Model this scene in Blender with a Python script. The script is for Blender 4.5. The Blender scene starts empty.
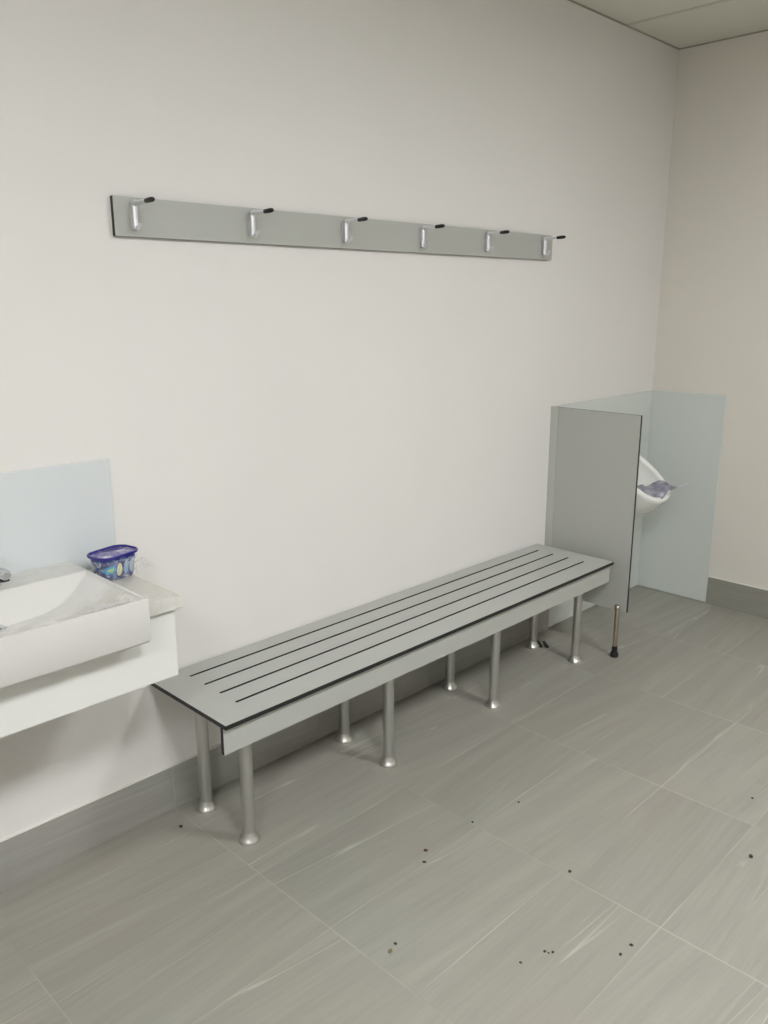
import bpy, bmesh, math, random
from mathutils import Vector, Matrix, noise
random.seed(4)
S = bpy.context.scene
COL = S.collection
PI = math.pi

# ------------------------------------------------------------------ materials
def srgb(r, g, b):
    def f(c):
        c /= 255.0
        return c / 12.92 if c <= 0.04045 else ((c + 0.055) / 1.055) ** 2.4
    return (f(r), f(g), f(b), 1.0)

def mat(name, col, rough=0.5, metal=0.0, spec=0.5, **kw):
    m = bpy.data.materials.new(name); m.use_nodes = True
    b = m.node_tree.nodes['Principled BSDF']
    b.inputs['Base Color'].default_value = col
    b.inputs['Roughness'].default_value = rough
    b.inputs['Metallic'].default_value = metal
    b.inputs['Specular IOR Level'].default_value = spec
    for k, v in kw.items():
        b.inputs[k.replace('_', ' ')].default_value = v
    return m

class NT:
    """small helper to wire node trees"""
    def __init__(s, m): s.m = m; s.t = m.node_tree; s.b = s.t.nodes['Principled BSDF']
    def n(s, t, **kw):
        x = s.t.nodes.new(t)
        for k, v in kw.items(): setattr(x, k, v)
        return x
    def l(s, a, b): s.t.links.new(a, b)
    def setin(s, sock, v):
        if isinstance(v, bpy.types.NodeSocket): s.l(v, sock)
        elif v is not None: sock.default_value = v
    def math(s, op, a, b=None, c=None, clamp=False):
        x = s.n('ShaderNodeMath', operation=op, use_clamp=clamp)
        s.setin(x.inputs[0], a); s.setin(x.inputs[1], b)
        if c is not None: s.setin(x.inputs[2], c)
        return x.outputs[0]
    def mix(s, f, a, b, mode='MIX'):
        x = s.n('ShaderNodeMix', data_type='RGBA', blend_type=mode)
        s.setin(x.inputs['Factor'], f); s.setin(x.inputs['A'], a); s.setin(x.inputs['B'], b)
        return x.outputs['Result']
    def noise(s, vec, scale, detail=4, rough=0.5, out='Fac', dist=0.0):
        x = s.n('ShaderNodeTexNoise'); s.setin(x.inputs['Vector'], vec)
        x.inputs['Scale'].default_value = scale; x.inputs['Detail'].default_value = detail
        x.inputs['Roughness'].default_value = rough; x.inputs['Distortion'].default_value = dist
        return x.outputs[out]
    def ramp(s, f, stops):
        x = s.n('ShaderNodeValToRGB'); s.setin(x.inputs[0], f)
        el = x.color_ramp.elements
        while len(el) < len(stops): el.new(0.5)
        for e, (p, c) in zip(el, stops):
            e.position = p; e.color = c if len(c) == 4 else (*c, 1)
        return x.outputs[0]
    def smooth(s, f, a, b):
        x = s.n('ShaderNodeMapRange', interpolation_type='SMOOTHSTEP'); s.setin(x.inputs[0], f)
        x.inputs[1].default_value = a; x.inputs[2].default_value = b
        return x.outputs[0]
    def bump(s, h, strength, dist):
        x = s.n('ShaderNodeBump'); s.setin(x.inputs['Height'], h)
        x.inputs['Strength'].default_value = strength; x.inputs['Distance'].default_value = dist
        s.l(x.outputs[0], s.b.inputs['Normal'])
    def base(s, c): s.l(c, s.b.inputs['Base Color'])
    def pos(s):
        return s.n('ShaderNodeNewGeometry').outputs['Position']
    def sep(s, v):
        x = s.n('ShaderNodeSeparateXYZ'); s.setin(x.inputs[0], v); return x.outputs
    def comb(s, x_, y_, z_):
        x = s.n('ShaderNodeCombineXYZ')
        for i, v in enumerate((x_, y_, z_)): s.setin(x.inputs[i], v)
        return x.outputs[0]

def porcelain_tile(name, vertical=None, tint=(1, 1, 1)):
    """600x300 stone-look porcelain tile; vertical = 'x' or 'y' gives the skirting cut from it"""
    m = mat(name, srgb(170, 168, 160), 0.45, spec=0.4); k = NT(m)
    x, y, z = k.sep(k.pos())
    if vertical is None:
        a, b = x, y; X0, DX, Y0, DY = -2.900, 0.5825, -0.1430, 0.2925
    elif vertical == 'x':
        a, b = x, z; X0, DX, Y0, DY = -2.900, 0.5825, -0.05, 0.2925
    else:
        a, b = y, z; X0, DX, Y0, DY = -0.1430, 0.585, -0.05, 0.2925
    u = k.math('DIVIDE', k.math('SUBTRACT', a, X0), DX); v = k.math('DIVIDE', k.math('SUBTRACT', b, Y0), DY)
    iu = k.math('FLOOR', u); iv = k.math('FLOOR', v)
    wn = k.n('ShaderNodeTexWhiteNoise'); wn.noise_dimensions = '2D'
    k.l(k.comb(iu, iv, 0.0 if vertical is None else 5.0), wn.inputs['Vector'])
    h = wn.outputs['Value']; hc = k.sep(wn.outputs['Color'])
    # stretched stone veins, every tile with its own offset and slant
    slant = k.math('MULTIPLY', k.math('SUBTRACT', hc[1], 0.40), 0.20)
    bb = k.math('ADD', b, k.math('MULTIPLY', a, slant))
    vx = k.math('ADD', k.math('MULTIPLY', a, 0.75), k.math('MULTIPLY', h, 37.0))
    vy = k.math('ADD', k.math('MULTIPLY', bb, 11.0), k.math('MULTIPLY', hc[2], 53.0))
    vec = k.comb(vx, vy, 0.0)
    n1 = k.noise(vec, 1.6, 6, 0.62, dist=0.12)
    n2 = k.noise(k.comb(k.math('MULTIPLY', vx, 2.2), k.math('MULTIPLY', vy, 3.0), 3.0), 3.0, 6, 0.7)
    n3 = k.noise(k.comb(k.math('MULTIPLY', vx, 0.7), vy, 9.0), 0.72, 3, 0.5, dist=0.12)
    base = k.ramp(n1, [(0.25, srgb(144, 141, 132)), (0.5, srgb(151, 148, 139)), (0.75, srgb(159, 156, 147))])
    fine = k.ramp(n2, [(0.3, (0.94, 0.94, 0.94)), (0.7, (1.05, 1.05, 1.05))])
    c = k.mix(1.0, base, fine, 'MULTIPLY')
    # thin pale veins: where the broad noise crosses 0.5
    d = k.math('ABSOLUTE', k.math('SUBTRACT', n3, 0.5))
    vein = k.math('SUBTRACT', 1.0, k.smooth(d, 0.0, 0.009))
    gate = k.smooth(k.noise(k.comb(vx, vy, 21.0), 0.9, 2, 0.5), 0.50, 0.64)
    if vertical: gate = k.math('MULTIPLY', gate, 0.25)
    vein = k.math('MULTIPLY', k.math('MULTIPLY', vein, gate), 0.55)
    c = k.mix(vein, c, srgb(192, 189, 181))
    # thin dark veins
    d2 = k.math('ABSOLUTE', k.math('SUBTRACT', n1, 0.44))
    dk = k.math('MULTIPLY', k.math('SUBTRACT', 1.0, k.smooth(d2, 0.0, 0.012)), k.math('MULTIPLY', k.smooth(hc[0], 0.3, 0.9), 0.28))
    c = k.mix(dk, c, srgb(132, 128, 120))
    # a slight tone shift from tile to tile, and a faint warm / green drift
    tone = k.math('ADD', 0.955, k.math('MULTIPLY', h, 0.09))
    c = k.mix(1.0, c, k.comb(tone, tone, tone), 'MULTIPLY')
    drift = k.noise(k.pos(), 1.7, 2, 0.5)
    c = k.mix(1.0, c, k.ramp(drift, [(0.35, (1.012, 0.995, 0.985)), (0.65, (0.985, 1.005, 0.993))]), 'MULTIPLY')
    c = k.mix(1.0, c, (*tint, 1), 'MULTIPLY')
    # grout
    fu = k.math('FRACT', u); fv = k.math('FRACT', v)
    eu = k.math('MULTIPLY', k.math('MINIMUM', fu, k.math('SUBTRACT', 1.0, fu)), DX)
    ev = k.math('MULTIPLY', k.math('MINIMUM', fv, k.math('SUBTRACT', 1.0, fv)), DY)
    e = k.math('MINIMUM', eu, ev) if vertical is None else eu
    g = k.math('SUBTRACT', 1.0, k.smooth(e, 0.0008, 0.0022))
    gcol = k.mix(k.smooth(k.noise(k.pos(), 2.3, 2), 0.40, 0.62), srgb(152, 149, 140), srgb(192, 189, 180))
    c = k.mix(k.math('MULTIPLY', g, 0.52), c, gcol)
    k.base(c)
    k.l(k.ramp(n2, [(0.3, (0.36, 0.36, 0.36)), (0.7, (0.5, 0.5, 0.5))]), k.b.inputs['Roughness'])
    k.bump(k.math('SUBTRACT', 1.0, g), 0.25, 0.001)
    return m

def plaster(name, col):
    m = mat(name, col, 0.55, spec=0.35); k = NT(m)
    n = k.noise(k.pos(), 220, 3, 0.6)
    f = k.noise(k.pos(), 1.1, 3, 0.5)
    c2 = tuple(x * 0.975 for x in col[:3]) + (1,)
    k.base(k.mix(k.smooth(f, 0.35, 0.7), col, c2))
    k.bump(n, 0.10, 0.0006)
    return m

def laminate(name, col):
    m = mat(name, col, 0.42, spec=0.45); k = NT(m)
    f = k.noise(k.pos(), 900, 2, 0.5)
    k.base(k.mix(k.smooth(f, 0.35, 0.65), tuple(x * 0.97 for x in col[:3]) + (1,), col))
    k.bump(f, 0.05, 0.0002)
    return m

M = {}
M['floor'] = porcelain_tile('porcelain_floor')
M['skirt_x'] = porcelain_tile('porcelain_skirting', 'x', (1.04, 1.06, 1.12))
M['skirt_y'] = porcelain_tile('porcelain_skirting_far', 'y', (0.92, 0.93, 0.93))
M['wall'] = plaster('white_wall_paint', srgb(227, 224, 220))
M['wall_warm'] = plaster('wall_paint_warm_shade', srgb(222, 217, 207))  # same wall paint, the far wall's warmer shade put into its colour
M['laminate'] = laminate('grey_compact_laminate', srgb(176, 177, 171))
M['core'] = mat('black_laminate_core', srgb(24, 24, 25), 0.5)
M['alu'] = mat('satin_aluminium', srgb(196, 196, 192), 0.36, 0.9)
M['alu_flange'] = mat('polished_aluminium', srgb(206, 205, 200), 0.33, 0.95)
M['steel'] = mat('stainless_steel', srgb(190, 180, 165), 0.25, 1.0)
M['chrome'] = mat('chrome', srgb(210, 210, 212), 0.08, 1.0)
M['hookmetal'] = mat('satin_chrome', srgb(228, 228, 232), 0.30, 1.0)
M['rubber'] = mat('black_rubber', srgb(16, 16, 16), 0.55)
M['ceramic'] = mat('white_glazed_ceramic', srgb(236, 236, 232), 0.12, spec=0.55)
M['vanity'] = mat('white_vanity_panel', srgb(222, 222, 218), 0.3)
M['silicone'] = mat('white_silicone', srgb(226, 224, 216), 0.5)

# back painted glass: pale blue-green
m = mat('back_painted_glass', srgb(212, 216, 217), 0.10, spec=0.5); k = NT(m)
k.base(k.mix(k.noise(k.pos(), 1.4, 2), srgb(209, 214, 215), srgb(215, 218, 219)))
M['glass'] = m
M['glass_edge'] = mat('pale_green_glass_edge', srgb(214, 225, 216), 0.15)

SFM = -0.4069
# basin glaze with limescale and dirt specks
m = mat('basin_glaze', srgb(214, 212, 208), 0.14, spec=0.5); k = NT(m)
x, y, z = k.sep(k.pos())
infront = k.math('MULTIPLY', k.math('SUBTRACT', 1.0, k.smooth(y, -0.34, -0.19)), k.math('SUBTRACT', 1.0, k.smooth(z, 0.846, 0.857)))
infront = k.math('MULTIPLY', infront, k.smooth(y, SFM, SFM + 0.002))
sp = k.smooth(k.noise(k.pos(), 55, 5, 0.75), 0.57, 0.66)
grime = k.smooth(k.noise(k.pos(), 16, 5, 0.7), 0.36, 0.60)
c = k.mix(k.math('MULTIPLY', k.math('MULTIPLY', grime, infront), 0.55), srgb(214, 212, 208), srgb(168, 158, 140))
c = k.mix(k.math('MULTIPLY', k.math('MULTIPLY', sp, infront), 0.7), c, srgb(108, 98, 80))
deck = k.math('MULTIPLY', k.smooth(z, 0.8565, 0.8575), k.smooth(y, -0.13, -0.12))
c = k.mix(k.math('MULTIPLY', deck, k.math('MULTIPLY', k.smooth(k.noise(k.pos(), 30, 5, 0.7), 0.35, 0.7), 0.45)), c, srgb(196, 190, 178))
k.base(c)
M['basin'] = m

# stone-look worktop
m = mat('pale_worktop', srgb(214, 211, 202), 0.35); k = NT(m)
n = k.noise(k.pos(), 45, 6, 0.7); n2 = k.noise(k.pos(), 9, 3)
c = k.ramp(n, [(0.3, srgb(190, 187, 179)), (0.55, srgb(204, 202, 195)), (0.75, srgb(216, 214, 209))])
k.base(k.mix(k.smooth(n2, 0.4, 0.7), c, srgb(196, 192, 181)))
M['worktop'] = m

# ceiling tile
m = mat('mineral_ceiling_tile', srgb(218, 217, 205), 0.9, spec=0.2); k = NT(m)
k.bump(k.noise(k.pos(), 160, 4, 0.7), 0.4, 0.001)
M['ceiltile'] = m
M['tbar'] = mat('ceiling_grid_metal', srgb(200, 196, 184), 0.5)
M['tshadow'] = mat('wall_angle_shadow', srgb(160, 152, 140), 0.6)

def emit(name, col, st):
    m = bpy.data.materials.new(name); m.use_nodes = True
    b = m.node_tree.nodes['Principled BSDF']
    b.inputs['Base Color'].default_value = (0.8, 0.8, 0.8, 1)
    b.inputs['Emission Color'].default_value = col
    b.inputs['Emission Strength'].default_value = st
    return m

# ------------------------------------------------------------------ mesh helpers
def link(name, bm, mats, parent=None, loc=(0, 0, 0), smooth=False, angle=None):
    me = bpy.data.meshes.new(name)
    bmesh.ops.recalc_face_normals(bm, faces=bm.faces)
    bm.to_mesh(me); bm.free()
    if not isinstance(mats, (list, tuple)): mats = [mats]
    for mm in mats: me.materials.append(mm)
    if smooth:
        for p in me.polygons: p.use_smooth = True
        if angle is not None:
            me.set_sharp_from_angle(angle=math.radians(angle))
    o = bpy.data.objects.new(name, me); COL.objects.link(o)
    o.location = loc
    if parent is not None: o.parent = parent
    return o

def box(bm, x0, x1, y0, y1, z0, z1, mi=0):
    v = [bm.verts.new((x, y, z)) for z in (z0, z1) for y in (y0, y1) for x in (x0, x1)]
    fs = [(0, 2, 3, 1), (4, 5, 7, 6), (0, 1, 5, 4), (2, 6, 7, 3), (0, 4, 6, 2), (1, 3, 7, 5)]
    out = []
    for f in fs:
        q = bm.faces.new([v[i] for i in f]); q.material_index = mi; out.append(q)
    return out

def bevel_all(bm, w, seg=2, min_angle=30):
    bm.normal_update()
    es = [e for e in bm.edges if len(e.link_faces) == 2 and e.calc_face_angle(0) > math.radians(min_angle)]
    if es:
        bmesh.ops.bevel(bm, geom=es, offset=w, segments=seg, affect='EDGES', profile=0.5, clamp_overlap=True)

def lathe(bm, prof, seg=32, origin=(0, 0, 0), axis='Z', mi=0):
    """prof: list of (r, h)"""
    rings = []
    for r, h in prof:
        ring = []
        if r < 1e-6:
            ring = [bm.verts.new(tof((0, 0, h), origin, axis))]
        else:
            for i in range(seg):
                a = 2 * PI * i / seg
                ring.append(bm.verts.new(tof((r * math.cos(a), r * math.sin(a), h), origin, axis)))
        rings.append(ring)
    for A, B in zip(rings, rings[1:]):
        if len(A) == 1 and len(B) == 1: continue
        for i in range(seg):
            j = (i + 1) % seg
            if len(A) == 1: f = bm.faces.new((A[0], B[i], B[j]))
            elif len(B) == 1: f = bm.faces.new((A[i], A[j], B[0]))
            else: f = bm.faces.new((A[i], A[j], B[j], B[i]))
            f.material_index = mi
    for R_ in (rings[0], rings[-1]):
        if len(R_) > 1:
            f = bm.faces.new(R_); f.material_index = mi

def tof(p, o, axis):
    x, y, z = p
    if axis == 'Z': q = (x, y, z)
    elif axis == 'Y': q = (x, z, y)
    elif axis == '-Y': q = (x, -z, y)
    else: q = (z, x, y)
    return (q[0] + o[0], q[1] + o[1], q[2] + o[2])

def tube(bm, pts, radii, seg=16, flat=None):
    """round tube along pts, capped; flat=(sx,sy) squashes the section"""
    pts = [Vector(p) for p in pts]
    if not isinstance(radii, (list, tuple)): radii = [radii] * len(pts)
    rings = []; up = Vector((1, 0, 0))
    for i, p in enumerate(pts):
        t = (pts[min(i + 1, len(pts) - 1)] - pts[max(i - 1, 0)]).normalized()
        a = (up - t * up.dot(t))
        if a.length < 1e-4: a = Vector((0, 1, 0)) - t * t.y
        a.normalize(); b = t.cross(a)
        sx, sy = flat if flat else (1, 1)
        rings.append([bm.verts.new(p + a * math.cos(q) * radii[i] * sx + b * math.sin(q) * radii[i] * sy)
                      for q in [2 * PI * j / seg for j in range(seg)]])
    for A, B in zip(rings, rings[1:]):
        for i in range(seg):
            j = (i + 1) % seg
            bm.faces.new((A[i], A[j], B[j], B[i]))
    bm.faces.new(rings[0]); bm.faces.new(rings[-1])

def prism(bm, outline, z0, z1, mi_side=0, mi_cap=0):
    """outline in xy, extruded z0..z1"""
    a = [bm.verts.new((x, y, z0)) for x, y in outline]
    b = [bm.verts.new((x, y, z1)) for x, y in outline]
    f = bm.faces.new(a); f.material_index = mi_cap
    f = bm.faces.new(b); f.material_index = mi_cap
    for i in range(len(a)):
        j = (i + 1) % len(a)
        f = bm.faces.new((a[i], a[j], b[j], b[i])); f.material_index = mi_side

def slab(bm, xs, ys, z0, z1, holes, mi_cap=0, mi_side=1):
    """a panel cut on a grid of xs, ys with rectangular holes (ix, iy), open right through"""
    hs = set(holes); V = {}
    def vt(i, j, z):
        if (i, j, z) not in V: V[(i, j, z)] = bm.verts.new((xs[i], ys[j], z))
        return V[(i, j, z)]
    nx, ny = len(xs) - 1, len(ys) - 1
    solid = lambda i, j: 0 <= i < nx and 0 <= j < ny and (i, j) not in hs
    for i in range(nx):
        for j in range(ny):
            if not solid(i, j): continue
            for z in (z0, z1):
                f = bm.faces.new((vt(i, j, z), vt(i + 1, j, z), vt(i + 1, j + 1, z), vt(i, j + 1, z)))
                f.material_index = mi_cap
            for di, dj, p, q in ((-1, 0, (0, 0), (0, 1)), (1, 0, (1, 0), (1, 1)), (0, -1, (0, 0), (1, 0)), (0, 1, (0, 1), (1, 1))):
                if not solid(i + di, j + dj):
                    f = bm.faces.new((vt(i + p[0], j + p[1], z0), vt(i + q[0], j + q[1], z0),
                                      vt(i + q[0], j + q[1], z1), vt(i + p[0], j + p[1], z1)))
                    f.material_index = mi_side

def tag(o, label, cat, group=None):
    o['label'] = label; o['category'] = cat
    if group: o['group'] = group
    return o
def thing(name, label, cat, loc=(0, 0, 0), group=None):
    o = bpy.data.objects.new(name, None); COL.objects.link(o); o.location = loc
    o.empty_display_size = 0.05
    return tag(o, label, cat, group)
def struct(o):
    o['kind'] = 'structure'; return o
def dup_tree(src, loc):
    r = src.copy(); COL.objects.link(r); r.location = loc
    for ch in list(src.children):
        c = ch.copy(); COL.objects.link(c); c.parent = r
        for g in list(ch.children):
            d = g.copy(); COL.objects.link(d); d.parent = c
    return r

# ------------------------------------------------------------------ the room
H = 2.6613
X0, Y0 = -6.0, -5.0                       # the room runs x -6..0, y -5..0
def shell(name, *b, m='wall'):
    bm = bmesh.new(); box(bm, *b); return struct(link(name, bm, M[m]))
shell('floor', X0, 0, Y0, 0, -0.1, 0.0, m='floor')
shell('wall_left', X0 - 0.1, 0.1, 0.0, 0.1, -0.1, H + 0.1)
shell('wall_far', 0.0, 0.1, Y0, 0.0, -0.1, H + 0.1, m='wall_warm')
shell('wall_right', X0 - 0.1, 0.1, Y0 - 0.1, Y0, -0.1, H + 0.1)
shell('wall_near', X0 - 0.1, X0, Y0, 0.0, -0.1, H + 0.1)

# suspended ceiling: plenum slab above, tiles, T-bar grid and wall angle
LIGHTS = [(-1.55, -2.40), (-3.42, -2.40), (-5.2, -2.40)]
bm = bmesh.new()
GX = -0.4945; GW = 0.59
box(bm, X0, 0, Y0, 0, H, H + 0.1, 0)
ceil = struct(link('ceiling', bm, [M['ceiltile']]))
bm = bmesh.new()
x = GX
while x > X0:
    box(bm, x - 0.010, x + 0.010, Y0, -0.001, H - 0.0025, H - 0.0002)
    x -= GW
y = -1.18
while y > Y0:
    box(bm, X0, -0.001, y - 0.010, y + 0.010, H - 0.0022, H - 0.0001)
    y -= 1.18
struct(link('trim_1', bm, M['tbar']))
bm = bmesh.new()                            # wall angle round the edge, its shadow line put into the colour
box(bm, X0, 0, -0.006, 0, H - 0.005, H - 0.0001)
box(bm, -0.006, 0, Y0, -0.006, H - 0.005, H - 0.0001)
struct(link('trim_2', bm, M['tshadow']))

# skirting tiles with a bead of sealant on their top edge
SK = 0.142
bm = bmesh.new(); box(bm, X0, -0.873, -0.010, 0, 0, SK); struct(link('baseboard_left', bm, M['skirt_x']))
bm = bmesh.new(); box(bm, -0.010, 0, Y0, -0.392, 0, SK); struct(link('baseboard_far', bm, M['skirt_y']))
bm = bmesh.new(); box(bm, X0, -0.873, -0.007, 0, SK, SK + 0.0035); struct(link('trim_3', bm, M['silicone']))
bm = bmesh.new(); box(bm, -0.007, 0, Y0, -0.392, SK, SK + 0.0035); struct(link('trim_4', bm, M['silicone']))

VZ = 0.8231
# ------------------------------------------------------------------ glass splashbacks
M['glass_green'] = mat('back_painted_glass_green', srgb(208, 213, 208), 0.10, spec=0.5)
def panel(name, b, label, bevel=0.0012, m='glass'):
    bm = bmesh.new(); box(bm, *b); bevel_all(bm, bevel, 1)
    return tag(link(name, bm, M[m]), label, 'splashback')
panel('glass_splashback', (-4.0, -3.0196, -0.007, -0.0005, VZ + 0.0003, 1.1126),
      'pale blue glass splashback on the wall behind the wash basin')
panel('glass_splashback', (-0.873, -0.0068, -0.0062, -0.0005, 0.002, 1.064),
      'white glass splashback panel on the left wall behind the urinal, reaching the floor', m='glass_green')
panel('glass_splashback', (-0.0062, -0.0005, -0.389, -0.0005, 0.002, 1.068),
      'pale green-grey glass panel on the far wall, to the right of the urinal', m='glass_green')

# ------------------------------------------------------------------ bench
BX0, BX1, BF, BB, BT, TH = -2.952, -0.9886, -0.3897, -0.004, 0.4468, 0.013
bench = thing('slatted_bench', 'long grey laminate bench with black slots and eight round metal legs along the wall', 'bench',
              ((BX0 + BX1) / 2, (BF + BB) / 2, 0))
ox, oy = bench.location.x, bench.location.y
slots = [-0.2969, -0.2202, -0.1436, -0.0672]; hw = 0.0045
xs = [BX0, -2.8541, -1.074, BX1]
ys = [BF] + [v for s in slots for v in (s - hw, s + hw)] + [BB]
bm = bmesh.new()
slab(bm, [a - ox for a in xs], [a - oy for a in ys], BT - TH, BT, [(1, 1), (1, 3), (1, 5), (1, 7)])
o = link('seat_panel', bm, [M['laminate'], M['core']], bench)
# front apron board
bm = bmesh.new()
box(bm, -2.9505 - ox, -0.990 - ox, -0.3744 - oy, -0.3614 - oy, 0.3545, BT - TH - 0.0006)
for f in bm.faces:
    f.normal_update()
    f.material_index = 0 if abs(f.normal.y) > 0.5 else 1
link('front_apron', bm, [M['laminate'], M['core']], bench)
# legs
def leg_mesh():
    bm = bmesh.new(); T = BT - TH - 0.0006
    lathe(bm, [(0.0185, 0.020), (0.0185, T - 0.006), (0.029, T - 0.004), (0.029, T)], 32)
    return bm
def flange_mesh():
    bm = bmesh.new()
    lathe(bm, [(0.0300, 0.0), (0.0305, 0.003), (0.0298, 0.0065), (0.0262, 0.011), (0.0222, 0.018), (0.0202, 0.026), (0.0190, 0.030)], 36)
    return bm
leg0 = None
for i in range(4):
    for yy in (-0.2982, -0.0777):
        lx = -2.8313 + (2.8313 - 1.0992) * i / 3
        if leg0 is None:
            leg0 = link('leg', leg_mesh(), M['alu'], bench, (lx - ox, yy - oy, 0), True, 35)
            fl0 = link('foot_flange', flange_mesh(), M['alu_flange'], leg0, (0, 0, 0), True, 50)
        else:
            l = leg0.copy(); COL.objects.link(l); l.parent = bench; l.location = (lx - ox, yy - oy, 0)
            f = fl0.copy(); COL.objects.link(f); f.parent = l

# ------------------------------------------------------------------ coat rail and hooks
RX0, RX1, RZ0, RZ1, RT = -2.9545, -0.996, 1.6791, 1.7757, 0.013
rail = thing('coat_rail', 'long grey laminate rail with six metal coat hooks high on the left wall', 'coat rail', ((RX0 + RX1) / 2, -0.0005, RZ0))
bm = bmesh.new(); box(bm, RX0 - rail.location.x, RX1 - rail.location.x, -RT, -0.0001, 0, RZ1 - RZ0)
for f in bm.faces:
    f.normal_update(); f.material_index = 0 if abs(f.normal.y) > 0.5 else 1
link('rail_board', bm, [M['laminate'], M['core']], rail)
def make_hook(loc):
    bm = bmesh.new()                                     # back plate, upright tube and small lower hook
    box(bm, -0.0065, 0.0065, -0.0025, 0.0, -0.038, 0.029)
    bevel_all(bm, 0.001, 1)
    lathe(bm, [(0.0, -0.037), (0.0070, -0.037), (0.0088, -0.0355), (0.0088, 0.021), (0.007, 0.0225), (0.0, 0.0225)], 24, (0, -0.0115, 0))
    tube(bm, [(0, -0.012, -0.032), (0, -0.020, -0.035), (0, -0.029, -0.0345), (0, -0.034, -0.029), (0, -0.036, -0.022)],
         [0.0065, 0.0055, 0.005, 0.0048, 0.004], 14)
    t = link('coat_hook', bm, M['hookmetal'], rail, loc, True, 40)
    bm = bmesh.new()                                     # long upper arm reaching out
    tube(bm, [(0, -0.009, 0.023), (0, -0.016, 0.0245), (0, -0.03, 0.0255), (0, -0.075, 0.0268)],
         [0.0082, 0.0082, 0.0064, 0.0052], 16)
    link('upper_arm', bm, M['hookmetal'], t, (0, 0, 0), True, 50)
    bm = bmesh.new()
    tube(bm, [(0, -0.068, 0.0265), (0, -0.070, 0.0266), (0, -0.088, 0.0274), (0, -0.100, 0.0278), (0, -0.106, 0.0278), (0, -0.109, 0.0278)],
         [0.0046, 0.0058, 0.0064, 0.0062, 0.0045, 0.002], 16)
    tp = link('rubber_tip', bm, M['rubber'], t, (0, 0, 0), True, 60); tp['label'] = 'black rubber tip'
    return t
h0 = None
for x in [-2.902, -2.532, -2.168, -1.805, -1.441, -1.067]:
    loc = (x - rail.location.x, -RT - 0.0002, 1.7345 - RZ0)
    if h0 is None: h0 = make_hook(loc)
    else:
        c = h0.copy(); COL.objects.link(c); c.parent = rail; c.location = loc
        for g_ in list(h0.children):
            d = g_.copy(); COL.objects.link(d); d.parent = c

# ------------------------------------------------------------------ urinal screen
PX, PT, PB, PD = -0.923, 1.0627, 0.2094, -0.4297
scr = thing('privacy_screen', 'grey laminate urinal screen standing out from the wall on one metal leg', 'screen', (PX, -0.2, 0))
def sub(bm, name, m, parent=scr, off=None, **k):
    off = off or parent.location
    bmesh.ops.translate(bm, verts=bm.verts, vec=(-off[0], -off[1], -off[2]))
    return link(name, bm, m, parent, **k)
bm = bmesh.new(); box(bm, PX, PX + 0.013, PD, -0.0155, PB, PT)
for f in bm.faces:
    f.normal_update(); f.material_index = 0 if abs(f.normal.x) > 0.5 else 1
sub(bm, 'screen_panel', [M['laminate'], M['core']])
bm = bmesh.new()
a_, b_, c_, d_ = PX - 0.0035, PX - 0.0003, PX + 0.0133, PX + 0.0165
prism(bm, [(a_, -0.0006), (a_, -0.0385), (b_, -0.0385), (b_, -0.0140), (c_, -0.0140), (c_, -0.0385), (d_, -0.0385), (d_, -0.0006)], PB, PT + 0.0005)
sub(bm, 'wall_channel', mat('grey_channel', srgb(186, 187, 181), 0.35, 0.2))
LX = PX - 0.012; LY = -0.394
bm = bmesh.new()
lathe(bm, [(0.0105, 0.045), (0.0105, 0.228), (0.0095, 0.234), (0.006, 0.238), (0.0, 0.239)], 24, (LX, LY, 0))
pl = sub(bm, 'support_leg', M['steel'], smooth=True, angle=45)
bm = bmesh.new()
box(bm, LX + 0.001, PX - 0.0001, LY + 0.004, LY + 0.016, 0.2125, 0.236)
sub(bm, 'clamp', M['steel'])
bm = bmesh.new()
lathe(bm, [(0.0, 0.0), (0.0165, 0.0), (0.018, 0.003), (0.018, 0.012), (0.0165, 0.017), (0.013, 0.022), (0.0118, 0.026), (0.0118, 0.049)], 24, (LX, LY, 0))
sub(bm, 'rubber_foot', M['rubber'], pl, scr.location, smooth=True, angle=45)

# ------------------------------------------------------------------ urinal
UX = -0.46
uri = thing('wall_urinal', 'white ceramic urinal on the wall, half hidden behind the grey screen', 'urinal', (UX, -0.01, 0.45))
NU = 64
def rimpt(t, inset=0.0, drop=0.0):
    """opening edge: egg loop in a plane leaning from the lip up to the wall; t from the top, clockwise"""
    s, c = math.sin(t), math.cos(t)
    w = 0.162 - inset
    v = 0.5 + 0.5 * c                                   # 1 top, 0 lip
    L = 1 - 2 * inset * 2.6
    vv = 0.5 + (v - 0.5) * L
    half = w * (abs(s) ** 0.86) * (1 if s >= 0 else -1) * (1.0 - 0.10 * v)
    # side profile of the rim: lip forward at y -.335, rises and leans back to the wall
    yy = -0.335 + 0.290 * vv ** 1.05
    zz = 0.607 + 0.235 * vv ** 1.05
    return Vector((UX + half, yy, zz))
def back(t, f):
    """outline on the wall"""
    s, c = math.sin(t), math.cos(t)
    return Vector((UX + 0.150 * s, -0.0068, 0.675 + (0.190 if c > 0 else 0.225) * c))
bm = bmesh.new()
rings = []
ts = [2 * PI * i / NU for i in range(NU)]
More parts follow.
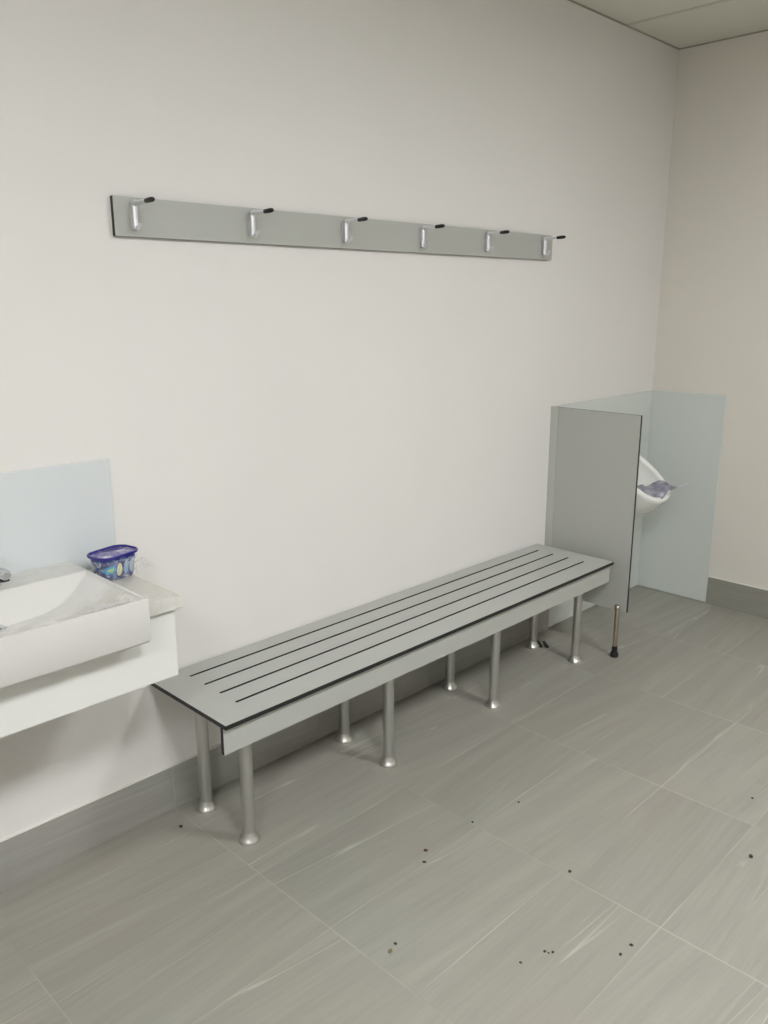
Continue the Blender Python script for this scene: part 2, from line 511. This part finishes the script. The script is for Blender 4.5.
# wall outline -> belly -> rim outer -> rim crest -> rim inner -> bowl
for f in (0.0, 0.08, 0.2, 0.35, 0.5, 0.66, 0.8, 0.9, 0.96):
    ring = []
    for t in ts:
        a = back(t, f); b = rimpt(t, 0.0); p = a.lerp(b, f)
        bulge = math.sin(PI * f) 
        low = max(0, -math.cos(t))
        p.z += -0.028 * bulge * low + 0.006 * bulge * max(0, math.cos(t))
        p.x += math.sin(t) * 0.016 * bulge
        p.y += -0.035 * bulge * low
        ring.append(p)
    rings.append(ring)
nrm = Vector((0, -0.62, 0.78))
rings.append([rimpt(t, 0.000) + nrm * 0.004 for t in ts])
rings.append([rimpt(t, 0.007) + nrm * 0.011 for t in ts])
rings.append([rimpt(t, 0.022) + nrm * 0.012 for t in ts])
rings.append([rimpt(t, 0.032) + nrm * 0.006 for t in ts])
rings.append([rimpt(t, 0.0345) - nrm * 0.004 for t in ts])
rings.append([rimpt(t, 0.033) - nrm * 0.022 for t in ts])
cen = Vector((UX, -0.135, 0.575))
for f, dz in ((0.15, -0.03), (0.35, -0.07), (0.6, -0.07), (0.82, -0.04)):
    ring = []
    for t in ts:
        p = rimpt(t, 0.033) - nrm * 0.022
        q = p.lerp(cen, f)
        q.z += dz * 0.35; q.y += 0.045 * math.sin(PI * f) * max(0, math.cos(t)) ;
        q.y = min(q.y, -0.045)
        ring.append(q)
    rings.append(ring)
R_ = [[bm.verts.new(p) for p in r] for r in rings]
for A, B in zip(R_, R_[1:]):
    for i in range(NU):
        j = (i + 1) % NU; bm.faces.new((A[i], A[j], B[j], B[i]))
bm.faces.new(R_[0]); bm.faces.new(R_[-1])
bo = sub(bm, 'bowl', M['ceramic'], uri, smooth=True)
bm = bmesh.new()
lathe(bm, [(0.020, 0.0), (0.020, 0.03), (0.026, 0.032), (0.026, 0.045), (0.018, 0.047), (0.018, 0.06)], 24, (UX, -0.05, 0.385))
tube(bm, [(UX, -0.05, 0.40), (UX, -0.048, 0.37), (UX, -0.035, 0.352), (UX, -0.0072, 0.350)], 0.016, 16)
sub(bm, 'waste_pipe', M['chrome'], uri, smooth=True, angle=45)

# crumpled bag lying on the urinal lip
bm = bmesh.new()
NX, NY = 34, 16
g = []
for i in range(NX + 1):
    s = i / NX; row = []
    # spine runs from inside the bowl, over the lip, to a thin twist in the air
    cx = -0.520 + 0.115 * s ** 0.8
    cy = -0.150 - 0.268 * s
    if s < 0.72: cz = 0.622 + 0.050 * (s / 0.72)
    else: cz = 0.672 + 0.024 * ((s - 0.72) / 0.28) - 0.007 * math.sin((s - 0.72) / 0.28 * PI)
    w = 0.070 * (1 - s) ** 0.55 * (0.55 + 0.9 * s) + 0.005
    if s > 0.62: w *= max(0.09, 1 - (s - 0.62) * 6.0)
    for j in range(NY + 1):
        q = (j / NY - 0.5) * 2
        n = noise.noise_vector(Vector((s * 5, q * 2.2, 1.3)))
        n2 = noise.noise_vector(Vector((s * 13, q * 6, 7.7)))
        a = 0.040 * (1 - 0.85 * s)
        row.append(bm.verts.new((cx + q * w * 0.9 + n.x * a * 0.5, cy + q * w * 0.35 + n.y * a * 0.5 + n2.y * a * .2,
                                 cz + n.z * a + n2.z * a * 0.45 + q * w * 0.55 - abs(q) * w * 0.15)))
    g.append(row)
for i in range(NX):
    for j in range(NY):
        bm.faces.new((g[i][j], g[i + 1][j], g[i + 1][j + 1], g[i][j + 1]))
m = mat('purple_grey_plastic', srgb(150, 146, 162), 0.32, spec=0.5, Alpha=0.93); k = NT(m)
px_, py_, pz_ = k.sep(k.pos())
nn = k.noise(k.pos(), 26, 4, 0.6)
c = k.ramp(nn, [(0.35, srgb(138, 135, 150)), (0.55, srgb(160, 158, 170)), (0.75, srgb(184, 183, 190))])
k.base(k.mix(k.smooth(py_, -0.355, -0.39), srgb(214, 214, 214), c))
k.base(k.mix(k.math('SUBTRACT', 1.0, k.smooth(py_, -0.395, -0.350)), c, srgb(212, 212, 212)))
bag = link('plastic_bag', bm, m, None, (0, 0, 0), True, 60)
so = bag.modifiers.new('t', 'SOLIDIFY'); so.thickness = 0.0012
tag(bag, 'crumpled purple-grey plastic bag draped over the lip of the urinal', 'plastic bag')

# ------------------------------------------------------------------ wash basin and vanity
VF, VX, VZ, VB = -0.3572, -3.0392, 0.8231, 0.7927
SXR, SF, SZ, SB = -3.1556, -0.4124, 0.8581, 0.7515
SXC = -3.40; SXL = 2 * SXC - SXR; SBK = -0.0085
VL = -4.0
top_o = bmesh.new()
slab(top_o, [VL, SXL - 0.001, SXR + 0.001, VX], [VF, SBK + 0.001, -0.0006], VB, VZ, [(1, 0)], 0, 0)
bevel_all(top_o, 0.004, 3, 60)
van = thing('vanity_unit', 'white wall-hung vanity with pale worktop at the left, beside the bench', 'vanity', (-3.5, 0, 0.6))
bmesh.ops.translate(top_o, verts=top_o.verts, vec=(3.5, 0, -0.6))
link('worktop', top_o, M['worktop'], van, smooth=True, angle=35)
KX, KF, KB = -3.0536, -0.3447, 0.6133
# apron panel in xz, notched for the basin; built as prism then stood up
bm = bmesh.new()
T = 0.016; zt = VB - 0.0006
ol = [(VL + 0.02, KB), (KX, KB), (KX, zt), (SXR + 0.0012, zt), (SXR + 0.0012, SB - 0.0012), (SXL - 0.0012, SB - 0.0012), (SXL - 0.0012, zt), (VL + 0.02, zt)]
a = [bm.verts.new((x, KF, z)) for x, z in ol]; b = [bm.verts.new((x, KF + T, z)) for x, z in ol]
bm.faces.new(a); bm.faces.new(b)
for i in range(len(a)):
    j = (i + 1) % len(a); bm.faces.new((a[i], a[j], b[j], b[i]))
bevel_all(bm, 0.001, 1, 60)
sub(bm, 'front_panel', M['vanity'], van)
for xx in (KX - T, VL + 0.02):
    bm = bmesh.new(); box(bm, xx, xx + T, KF + T + 0.0005, -0.0006, KB, zt); sub(bm, 'side_panel', M['vanity'], van)

basin = thing('wash_basin', 'white rectangular ceramic wash basin set into the worktop', 'wash basin', (SXC, -0.2, SB))
bm = bmesh.new()
EDGE = 0.0055
ox0, ox1, oy0, oy1 = SXL + EDGE, SXR - EDGE, SF + EDGE + 0.001, -0.115     # opening
def depth(x, y):
    dr = min(x - ox0, ox1 - x); df = y - oy0; db = oy1 - y
    if min(dr, df, db) <= 0: return 0.0
    a, b = 0.60 * dr, 0.28 * df
    kk = 0.014                                             # smooth minimum -> curved crease
    h = max(kk - abs(a - b), 0) / kk
    side = min(a, b) - h * h * kk * 0.25 - 0.0
    side = max(side, 0)
    kr = 6.0                                               # rounder corner: p-norm of inverses
    side = (max(a, 1e-5) ** -3 + max(b, 1e-5) ** -3) ** (-1 / 3)
    rim_drop = min(0.004, 1.2 * min(dr, df))               # small step just inside the thin edge
    back_ = 1.05 * db
    return min(side + rim_drop, back_)
NXg, NYg = 150, 120
gx = [SXL, ox0 - 0.0005] + [ox0 + (ox1 - ox0) * i / NXg for i in range(NXg + 1)] + [ox1 + 0.0005, SXR]
gy = [SF, oy0 - 0.0005] + [oy0 + (oy1 - oy0) * i / NYg for i in range(NYg + 1)] + [oy1 + 0.003, -0.06, SBK]
G = []
for i, x in enumerate(gx):
    row = []
    for j, y in enumerate(gy):
        z = SZ - depth(x, y)
        row.append(bm.verts.new((x, y, z)))
    G.append(row)
for i in range(len(gx) - 1):
    for j in range(len(gy) - 1):
        bm.faces.new((G[i][j], G[i + 1][j], G[i + 1][j + 1], G[i][j + 1]))
# skirt of the ceramic block
loop = [G[i][0] for i in range(len(gx))] + [G[-1][j] for j in range(1, len(gy))] + [G[i][-1] for i in range(len(gx) - 2, -1, -1)] + [G[0][j] for j in range(len(gy) - 2, 0, -1)]
low = [bm.verts.new((v.co.x, v.co.y, SB + 0.006)) for v in loop]
cx_, cy_ = SXC, (SF + SBK) / 2
lo2 = [bm.verts.new((cx_ + (v.co.x - cx_) * 0.982, cy_ + (v.co.y - cy_) * 0.98, SB)) for v in loop]
n = len(loop)
for i in range(n):
    j = (i + 1) % n
    bm.faces.new((loop[i], loop[j], low[j], low[i])); bm.faces.new((low[i], low[j], lo2[j], lo2[i]))
bm.faces.new(lo2)
bb_ = sub(bm, 'basin_body', M['basin'], basin, smooth=True, angle=75)
bv = bb_.modifiers.new('soft_edges', 'BEVEL'); bv.width = 0.0028; bv.segments = 3; bv.limit_method = 'ANGLE'; bv.angle_limit = math.radians(60)
bm = bmesh.new()                                           # overflow slot on the back slope
box(bm, SXC - 0.014, SXC + 0.014, -0.1240, -0.1190, SZ - 0.0105, SZ - 0.0050)
bevel_all(bm, 0.0015, 2)
sub(bm, 'overflow_slot', M['core'], basin)
bm = bmesh.new()
zc = SZ - depth(SXC - 0.02, -0.20)
lathe(bm, [(0.0, zc - 0.004), (0.021, zc - 0.004), (0.021, zc + 0.003), (0.017, zc + 0.006), (0.0, zc + 0.007)], 28, (SXC - 0.02, -0.20, 0))
sub(bm, 'waste_plug', M['chrome'], basin, smooth=True, angle=40)

# tap (mostly left of the frame; spout end and lever tip show)
TX, TY = -3.375, -0.062
tap = thing('mixer_tap', 'chrome mixer tap on the back ledge of the basin, cut by the left edge', 'tap', (TX, TY, SZ + 0.0004))
bm = bmesh.new()
lathe(bm, [(0.0245, 0.0), (0.0245, 0.004), (0.0215, 0.007), (0.0205, 0.050), (0.0215, 0.062), (0.0200, 0.072), (0.012, 0.078), (0.0, 0.079)], 32)
link('tap_body', bm, M['chrome'], tap, (0, 0, 0), True, 40)
bm = bmesh.new()
tube(bm, [(0, -0.010, 0.036), (0, -0.040, 0.044), (0, -0.085, 0.051), (0, -0.106, 0.051), (0, -0.110, 0.049)], [0.0150, 0.0138, 0.0130, 0.0125, 0.0105], 20)
sp = link('spout', bm, M['chrome'], tap, (0, 0, 0), True, 50)
bm = bmesh.new()
tube(bm, [(0, -0.093, 0.043), (0, -0.095, 0.033)], [0.0110, 0.0110], 20)
link('aerator', bm, M['core'], sp, (0, 0, 0), True, 50)
bm = bmesh.new()
tube(bm, [(0, 0.006, 0.078), (0, -0.010, 0.083), (0, -0.036, 0.092), (0, -0.046, 0.096)], [0.008, 0.0075, 0.0055, 0.0042], 16, flat=(1.5, 0.6))
link('lever', bm, M['chrome'], tap, (0, 0, 0), True, 50)

# ------------------------------------------------------------------ blue tub
def rr(hx_, hy_, r, seg=8):
    pts = []
    for cx, cy, a0 in ((hx_ - r, hy_ - r, 0), (-hx_ + r, hy_ - r, 90), (-hx_ + r, -hy_ + r, 180), (hx_ - r, -hy_ + r, 270)):
        for i in range(seg + 1):
            a = math.radians(a0 + 90 * i / seg); pts.append((cx + r * math.cos(a), cy + r * math.sin(a)))
    return pts
def loft(bm, secs, cap0=True, cap1=True, mi=0):
    R = [[bm.verts.new((x, y, z)) for x, y in pts] for pts, z in secs]
    for A, B in zip(R, R[1:]):
        for i in range(len(A)):
            j = (i + 1) % len(A); f = bm.faces.new((A[i], A[j], B[j], B[i])); f.material_index = mi
    if cap0: bm.faces.new(R[0])
    if cap1: bm.faces.new(R[-1])
tub = thing('plastic_tub', 'small blue-lidded plastic tub in torn clear wrap on the worktop beside the basin', 'tub', (-3.087, -0.119, VZ + 0.0003))
tub.rotation_euler.z = math.radians(13)
TB = 0.064
m = mat('tub_print', srgb(60, 80, 150), 0.22, spec=0.6); k = NT(m)
tc = k.n('ShaderNodeTexCoord').outputs['Object']
x, y, z = k.sep(tc)
c = k.ramp(k.noise(tc, 55, 3, 0.6), [(0.35, srgb(20, 26, 92)), (0.55, srgb(44, 66, 136)), (0.75, srgb(120, 140, 172))])
def ell(cx, cz, rx, rz, soft=0.25):
    a = k.math('DIVIDE', k.math('SUBTRACT', x, cx), rx); b = k.math('DIVIDE', k.math('SUBTRACT', z, cz), rz)
    d = k.math('ADD', k.math('MULTIPLY', a, a), k.math('MULTIPLY', b, b))
    return k.math('SUBTRACT', 1.0, k.smooth(d, 1 - soft, 1 + soft))
c = k.mix(ell(-0.036, 0.034, 0.016, 0.011), c, srgb(60, 150, 190))
c = k.mix(ell(-0.036, 0.034, 0.008, 0.005), c, srgb(150, 200, 130))
c = k.mix(ell(-0.010, 0.030, 0.0085, 0.017), c, srgb(222, 214, 160))
c = k.mix(ell(0.012, 0.032, 0.007, 0.020, 0.1), c, srgb(120, 162, 205))
c = k.mix(ell(0.034, 0.032, 0.012, 0.020, 0.3), c, srgb(166, 176, 186))
c = k.mix(k.smooth(z, 0.010, 0.007), c, c)
c = k.mix(k.math('SUBTRACT', 1.0, k.smooth(z, 0.007, 0.010)), c, srgb(22, 26, 96))
k.base(c)
bm = bmesh.new()
loft(bm, [(rr(0.046, 0.026, 0.018), 0.0), (rr(0.049, 0.029, 0.020), 0.003), (rr(0.056, 0.0385, 0.027), TB)])
link('tub_body', bm, m, tub, (0, 0, 0), True, 40)
lidm = mat('purple_blue_plastic', srgb(38, 27, 122), 0.25, spec=0.6)
bm = bmesh.new()
loft(bm, [(rr(0.0600, 0.0425, 0.031), TB - 0.001), (rr(0.0620, 0.0445, 0.032), TB + 0.0005), (rr(0.0625, 0.0450, 0.0325), TB + 0.004),
          (rr(0.0610, 0.0435, 0.031), TB + 0.0062), (rr(0.0578, 0.0403, 0.0285), TB + 0.0062), (rr(0.0568, 0.0393, 0.0275), TB + 0.0015)], True, True)
ld = link('lid', bm, lidm, tub, (0, 0, 0), True, 40)
m = mat('lid_window_film', srgb(120, 112, 158), 0.12, spec=0.9); k = NT(m)
tc = k.n('ShaderNodeTexCoord').outputs['Object']
c = k.ramp(k.noise(tc, 40, 4, 0.6, dist=0.6), [(0.35, srgb(84, 76, 140)), (0.55, srgb(128, 120, 160)), (0.68, srgb(205, 205, 212))])
k.base(c)
bm = bmesh.new()
loft(bm, [(rr(0.0562, 0.0387, 0.0270), TB + 0.0017), (rr(0.0550, 0.0375, 0.0265), TB + 0.0028)])
link('lid_window', bm, m, ld, (0, 0, 0), True, 40)
# clear torn wrap on the front and right side
film = bpy.data.materials.new('clear_film'); film.use_nodes = True
t_ = film.node_tree; b_ = t_.nodes['Principled BSDF']
b_.inputs['Base Color'].default_value = (0.95, 0.96, 0.97, 1); b_.inputs['Roughness'].default_value = 0.12
b_.inputs['Alpha'].default_value = 0.20
k = NT(film)
k.l(k.ramp(k.noise(k.n('ShaderNodeTexCoord').outputs['Object'], 70, 4, 0.6, dist=0.8), [(0.42, (0.05, 0.05, 0.05)), (0.70, (0.42, 0.42, 0.42))]), b_.inputs['Alpha'])
bm = bmesh.new()
base = rr(0.0585, 0.0405, 0.0275, 6); N = len(base)
rws = []
for q in range(9):
    zz = 0.002 + (TB - 0.007) * q / 8; row = []
    sc = 0.86 + 0.14 * q / 8
    for i, (x, y) in enumerate(base):
        if y > 0.02: continue
        nv = noise.noise_vector(Vector((x * 60, y * 60, zz * 60)))
        row.append(bm.verts.new((x * sc * 1.05 + 0.0010 * nv.x, y * sc * 1.06 - 0.001 - 0.0012 * abs(nv.y), zz)))
    rws.append(row)
for A, B in zip(rws, rws[1:]):
    for i in range(len(A) - 1):
        if (A[i].co - A[i + 1].co).length > 0.09: continue
        bm.faces.new((A[i], A[i + 1], B[i + 1], B[i]))
# loose flap sticking out on the right
fl = []
for i in range(12):
    row = []
    for j in range(8):
        u, v = i / 11, j / 7
        nv = noise.noise_vector(Vector((u * 3.3, v * 3.1, 5.0))) * 0.012 * (0.3 + u)
        row.append(bm.verts.new((0.056 + 0.036 * u + nv.x, -0.030 + 0.040 * v * (1 - 0.5 * u) + nv.y, 0.012 + 0.040 * v + 0.010 * (1 - u) - 0.012 * u + nv.z * 1.2)))
    fl.append(row)
for i in range(11):
    for j in range(7):
        bm.faces.new((fl[i][j], fl[i + 1][j], fl[i + 1][j + 1], fl[i][j + 1]))
link('clear_wrap', bm, film, tub, (0, 0, 0), True, 60)

# ------------------------------------------------------------------ bits on the floor
def crumb(x, y, r, label, m, group=None, seed=0):
    bm = bmesh.new()
    bmesh.ops.create_icosphere(bm, subdivisions=2, radius=r)
    for v in bm.verts:
        nn = noise.noise(v.co * (1.6 / r) + Vector((seed * 3.1, 0, 0)))
        v.co *= 1 + 0.5 * nn
        v.co.x *= 1.3; v.co.z *= 0.5
    zmin = min(v.co.z for v in bm.verts)
    for v in bm.verts: v.co.z -= zmin
    o = link('dirt_crumb', bm, m, None, (x, y, 0.0003), True)
    o.rotation_euler.z = seed * 1.7
    return tag(o, label, 'crumb', group)
dk = mat('dark_grit', srgb(52, 46, 40), 0.8); rd = mat('reddish_grit', srgb(92, 52, 44), 0.8); br = mat('straw_grit', srgb(116, 104, 70), 0.8)
crumb(-2.939, -0.104, 0.0050, 'dark bead-like crumb beside the rear foot at the left end of the bench', dk, None, 1)
crumb(-1.885, -1.365, 0.0056, 'largest dark crumb on the floor tiles, near the right edge', dk, None, 2)
crumb(-2.509, -0.696, 0.0050, 'reddish crumb on the floor tiles in front of the bench', rd, None, 3)
crumb(-2.850, -0.889, 0.0050, 'straw-coloured crumb on the floor tiles, lower middle', br, None, 4)
for i, (x, y, r) in enumerate([(-2.549, -0.727, .0042), (-2.312, -0.708, .0034), (-2.131, -0.746, .003), (-2.298, -1.038, .0042),
                               (-1.597, -1.255, .0034), (-2.824, -0.881, .0034), (-2.589, -1.153, .0032), (-2.586, -1.162, .0022), (-2.577, -1.168, .0032),
                               (-2.658, -1.132, .0028), (-2.469, -1.287, .0034), (-2.424, -1.291, .0038)]):
    crumb(x, y, r, 'tiny dark crumb scattered on the open floor tiles', dk, 'tiny dark crumbs on the floor', 5 + i)
def strip(x, y, lab):
    bm = bmesh.new()
    pts = [(-0.0050, 0.036, 0.0), (0.0050, 0.036, 0.0), (0.0085, -0.036, 0.0), (-0.0085, -0.036, 0.0)]
    a = [bm.verts.new(p) for p in pts]
    b = [bm.verts.new((p[0] * 0.9, p[1] * 0.95, 0.003 if p[1] > 0 else 0.007)) for p in pts]
    bm.faces.new(a); bm.faces.new(b)
    for i in range(4): bm.faces.new((a[i], a[(i + 1) % 4], b[(i + 1) % 4], b[i]))
    bevel_all(bm, 0.001, 2)
    o = link('rubber_strip', bm, M['rubber'], None, (x, y, 0.0003)); o.rotation_euler.z = math.radians(-44)
    tag(o, lab, 'rubber strip', 'rubber strips by the bench foot')
strip(-1.0570, -0.0860, 'short black rubber strip on the floor, the one nearer the bench foot')
strip(-1.0390, -0.1060, 'short black rubber strip on the floor, the one farther from the bench foot')

# ------------------------------------------------------------------ ceiling lights (recessed panels)
PANEL = emit('light_diffuser', (0.945, 0.967, 0.992, 1), 50.0)
cl = None
labs = ['square recessed ceiling light over the right half of the room', 'square recessed ceiling light over the middle of the room', 'square recessed ceiling light over the near end of the room']
for (x, y), lb in zip(LIGHTS, labs):
    if cl is None:
        cl = thing('ceiling_light', lb, 'ceiling light', (x, y, H - 0.0026), 'recessed ceiling lights')
        bm = bmesh.new()
        for b in ((-0.30, 0.30, -0.30, -0.275), (-0.30, 0.30, 0.275, 0.30), (-0.30, -0.275, -0.275, 0.275), (0.275, 0.30, -0.275, 0.275)):
            box(bm, *b, -0.012, 0.0)
        link('light_frame', bm, M['vanity'], cl)
        bm = bmesh.new(); box(bm, -0.2745, 0.2745, -0.2745, 0.2745, -0.006, -0.001)
        link('diffuser', bm, PANEL, cl)
    else:
        dup_tree(cl, (x, y, H - 0.0026))['label'] = lb

# ------------------------------------------------------------------ world, camera, output
w = bpy.data.worlds.new('world'); S.world = w; w.use_nodes = True
w.node_tree.nodes['Background'].inputs[0].default_value = (0.8, 0.9, 1, 1)
w.node_tree.nodes['Background'].inputs[1].default_value = 0.0

cam = bpy.data.cameras.new('camera'); co = bpy.data.objects.new('camera', cam); COL.objects.link(co)
R = Vector((0.70408009, -0.71011966, -0.00113681)); U = Vector((0.17676287, 0.17370858, 0.9688035)); F = Vector((0.68776894, 0.6823162, -0.24782755))
mw = Matrix(((R.x, U.x, -F.x, -4.049), (R.y, U.y, -F.y, -2.0587), (R.z, U.z, -F.z, 1.5214), (0, 0, 0, 1)))
co.matrix_world = mw
cam.sensor_fit = 'HORIZONTAL'; cam.sensor_width = 36; cam.lens = 830.7873 / 768 * 36
cam.clip_start = 0.05; cam.clip_end = 50
S.camera = co
S.view_settings.view_transform = 'Standard'; S.view_settings.look = 'None'
S.view_settings.gamma = 1.0; S.view_settings.use_curve_mapping = False
S.view_settings.exposure = 0.0
